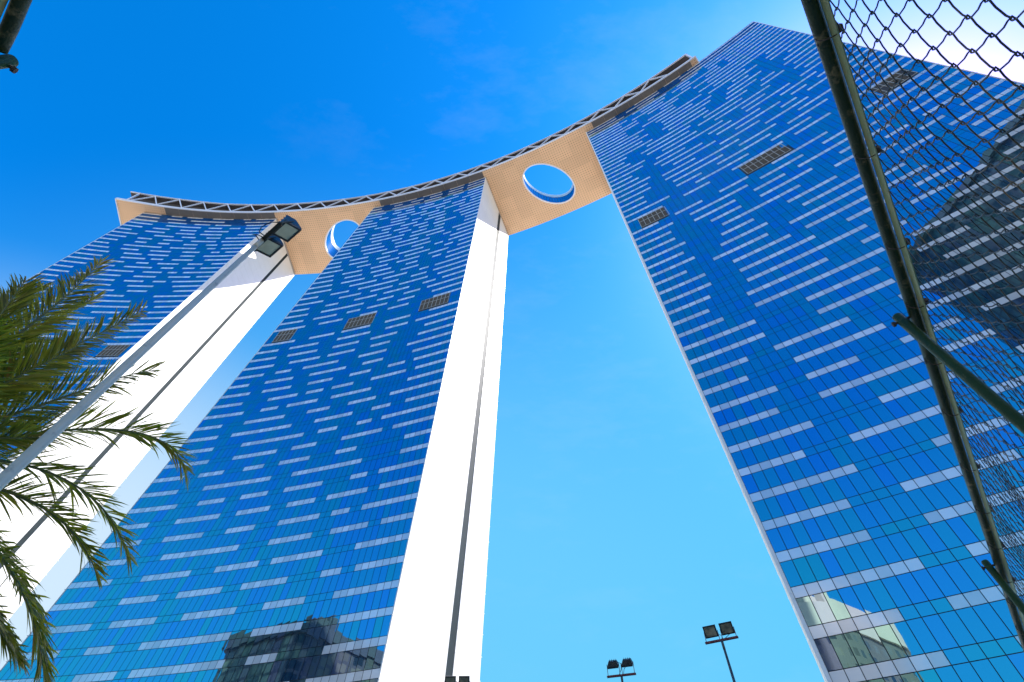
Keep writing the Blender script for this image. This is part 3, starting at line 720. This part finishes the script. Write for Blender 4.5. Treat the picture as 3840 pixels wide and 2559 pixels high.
def far_pole(label, az, dist, zbar, bar_az, face_az, tilt):
    floodlight_pole(label, az_at_dist(az, dist), zbar + EYE, bar_az,
        dict(r=(0.075, 0.034), pole=M_DPOLE, bar=1.0, barm=M_REDBAR, size=(0.39, 0.33, 0.19), heads=(0.25, -0.25), tilt=tilt, off=0.02, lift=0.27, lens=M_LENS_DULL, fwd=Vector((cos(rad(face_az)), sin(rad(face_az)), 0))), G)
far_pole('taller far floodlight pole with two square lamps, against the sky by the rightmost tower', 67.2, 17.4, 7.80, 152, 242, 30)
far_pole('small floodlight pole just clearing the bottom edge, left of the taller far one', 77.65, 19.6, 8.02, 161, 81, 52)
far_pole('floodlight lamps barely showing at the bottom edge in front of the white end wall', 94.2, 20.6, 7.90, 174, 264, 35)

# ------------------------------------------------------------------ date palm
def ray_dir(px, py):
    d = Vector((px - 1920, -(py - 1279.5), -F_PX)); return Vector((d.dot(rt_c), d.dot(nh_c), d.dot(up_c)))
def pix(px, py, hd):           # world point whose horizontal distance from the eye is hd
    d = ray_dir(px, py); k = hd / math.hypot(d.x, d.y); return Vector((d.x * k, d.y * k, d.z * k + EYE))
PB = pix(-250, 1720, 10.6); 
palm = thing('date_palm', 'date palm with arching green feather fronds, reaching in from the left edge', 'palm tree', (PB.x, PB.y, 0))
tk = MB(); n = 26
tk.tube([Vector((PB.x + 0.05 * sin(i * .7), PB.y, (PB.z - .35) * i / n)) for i in range(n + 1)], [0.30 - 0.05 * i / n + (0.03 if i % 2 else -0.01) for i in range(n + 1)], 14)
tk.build('trunk', M_TRUNK, palm)
def frond(pts, seed, lscale=1.0, width=1.0, dry=0.08):
    """pts: control points of the stalk, base to tip; leaflets in two slightly raised ranks"""
    rng = random.Random(seed); pts = [Vector(p) for p in pts]
    def bez(t):
        q = list(pts)
        while len(q) > 1: q = [q[i].lerp(q[i + 1], t) for i in range(len(q) - 1)]
        return q[0]
    n = 34; ax = [bez(i / n) for i in range(n + 1)]
    ln = sum((ax[i + 1] - ax[i]).length for i in range(n))
    st = MB(); st.tube(ax, [0.030 * (1 - i / n) ** 0.8 + 0.004 for i in range(n + 1)], 7)
    stalk = st.build('frond', M_RACHIS, palm, True)
    lf = MB(); m = int(ln * 38)
    for i in range(m):
        t = 0.10 + 0.90 * (i + 0.5) / m; p = bez(t); tg = (bez(min(1, t + .01)) - bez(t - .01)).normalized()
        sd_ = tg.cross(Vector((0, 0, 1)))
        if sd_.length < 0.05: sd_ = Vector((1, 0, 0))
        sd_.normalize(); upv = sd_.cross(tg).normalized()
        prof = min(1.0, 0.35 + t * 2.2) * (1 - 0.50 * max(0, (t - 0.45) / 0.55) ** 1.8)
        for s in (-1, 1):
            L_ = 0.60 * prof * lscale * rng.uniform(0.82, 1.12)
            an = rad(rng.uniform(42, 64) - 20 * t); lift = rng.uniform(0.10, 0.55)
            if rng.random() < 0.25: lift = rng.uniform(-0.35, 0.2)
            d = (tg * cos(an) + (sd_ * s * cos(lift) + upv * sin(lift)) * sin(an)).normalized()
            w = 0.0135 * width * rng.uniform(0.8, 1.2)
            sidew = d.cross(upv).normalized() * cos(0.6) + upv * 0.5 * rng.choice((-1, 1)); sidew = (sidew - d * sidew.dot(d)).normalized()
            dr = Vector((0, 0, -1)) * L_ * rng.uniform(0.02, 0.16)
            a = p; b = p + d * L_ * 0.4; c_ = p + d * L_ * 0.75 + dr * .4; e = p + d * L_ + dr
            tint = (rng.random(), (1.0 if rng.random() < dry * 0.6 else 0.0) * rng.uniform(.4, 1) + (0.25 if t > .93 else 0), 0, 1)
            lf.face([a - sidew * w * .4, b - sidew * w, b + sidew * w, a + sidew * w * .4], tint)
            lf.face([b - sidew * w, c_ - sidew * w * .7, c_ + sidew * w * .7, b + sidew * w], tint)
            lf.face([c_ - sidew * w * .7, e, c_ + sidew * w * .7], tint)
    lf.build('leaflets', M_LEAF, stalk)
# stalks seen in the photo: base at the crown, two bends and a tip
FR = [
    ([(-60, 1250, 10.0), (170, 1230, 9.6), (372, 985, 9.4)], 1.1),
    ([(-180, 1330, 10.6), (90, 1290, 10.6), (357, 1113, 10.6)], 1.05),
    ([(-120, 1430, 9.9), (240, 1340, 9.4), (532, 1166, 9.2)], 1.0),
    ([(-160, 1480, 9.4), (60, 1430, 8.8), (285, 1300, 8.6)], 1.15),
    ([(-150, 1560, 9.8), (190, 1560, 9.3), (400, 1400, 9.0), (578, 1390, 9.0)], 1.2),
    ([(-160, 1680, 10.2), (150, 1590, 10.0), (640, 1540, 9.6), (692, 1762, 9.5)], 1.35),
    ([(-140, 1720, 10.9), (180, 1690, 10.8), (420, 1850, 10.7), (478, 2085, 10.7)], 1.25),
    ([(-130, 1850, 10.1), (110, 1800, 9.8), (300, 1960, 9.7), (360, 2150, 9.7)], 1.1),
    ([(-120, 2000, 9.6), (50, 2070, 9.1), (150, 2280, 8.9), (168, 2575, 8.9)], 1.1),
    ([(-150, 2080, 10.0), (-60, 2250, 9.6), (10, 2380, 9.5), (70, 2470, 9.4)], 0.85),
    ([(-120, 1220, 10.9), (20, 1150, 10.8), (150, 1080, 10.8)], 1.0),
    ([(-140, 1350, 9.6), (-10, 1200, 9.3), (90, 1060, 9.2)], 1.1),
    ([(-170, 1620, 9.5), (20, 1650, 9.0), (150, 1640, 8.9)], 1.0),

]
for i, (cp, ls) in enumerate(FR):
    frond([PB] + [pix(*c_) for c_ in cp], 40 + i, ls, 1.1)
rngp = random.Random(77)
for i in range(16):            # the rest of the crown, outside the frame
    az = rad(150 + 170 * (i + rngp.random() * .6) / 16); ln = rngp.uniform(2.6, 3.4); el = rngp.uniform(0.15, 1.2)
    hd = Vector((cos(az), sin(az), 0)); a = PB + Vector((0, 0, .1)); b = a + hd * ln * .4 * cos(el) + Vector((0, 0, ln * .5 * sin(el))); c_ = a + hd * ln * .85 + Vector((0, 0, ln * .45 * sin(el)))
    frond([a, b, c_, a + hd * ln * 1.1 + Vector((0, 0, ln * (.3 * sin(el) - .35)))], 200 + i, 1.0)
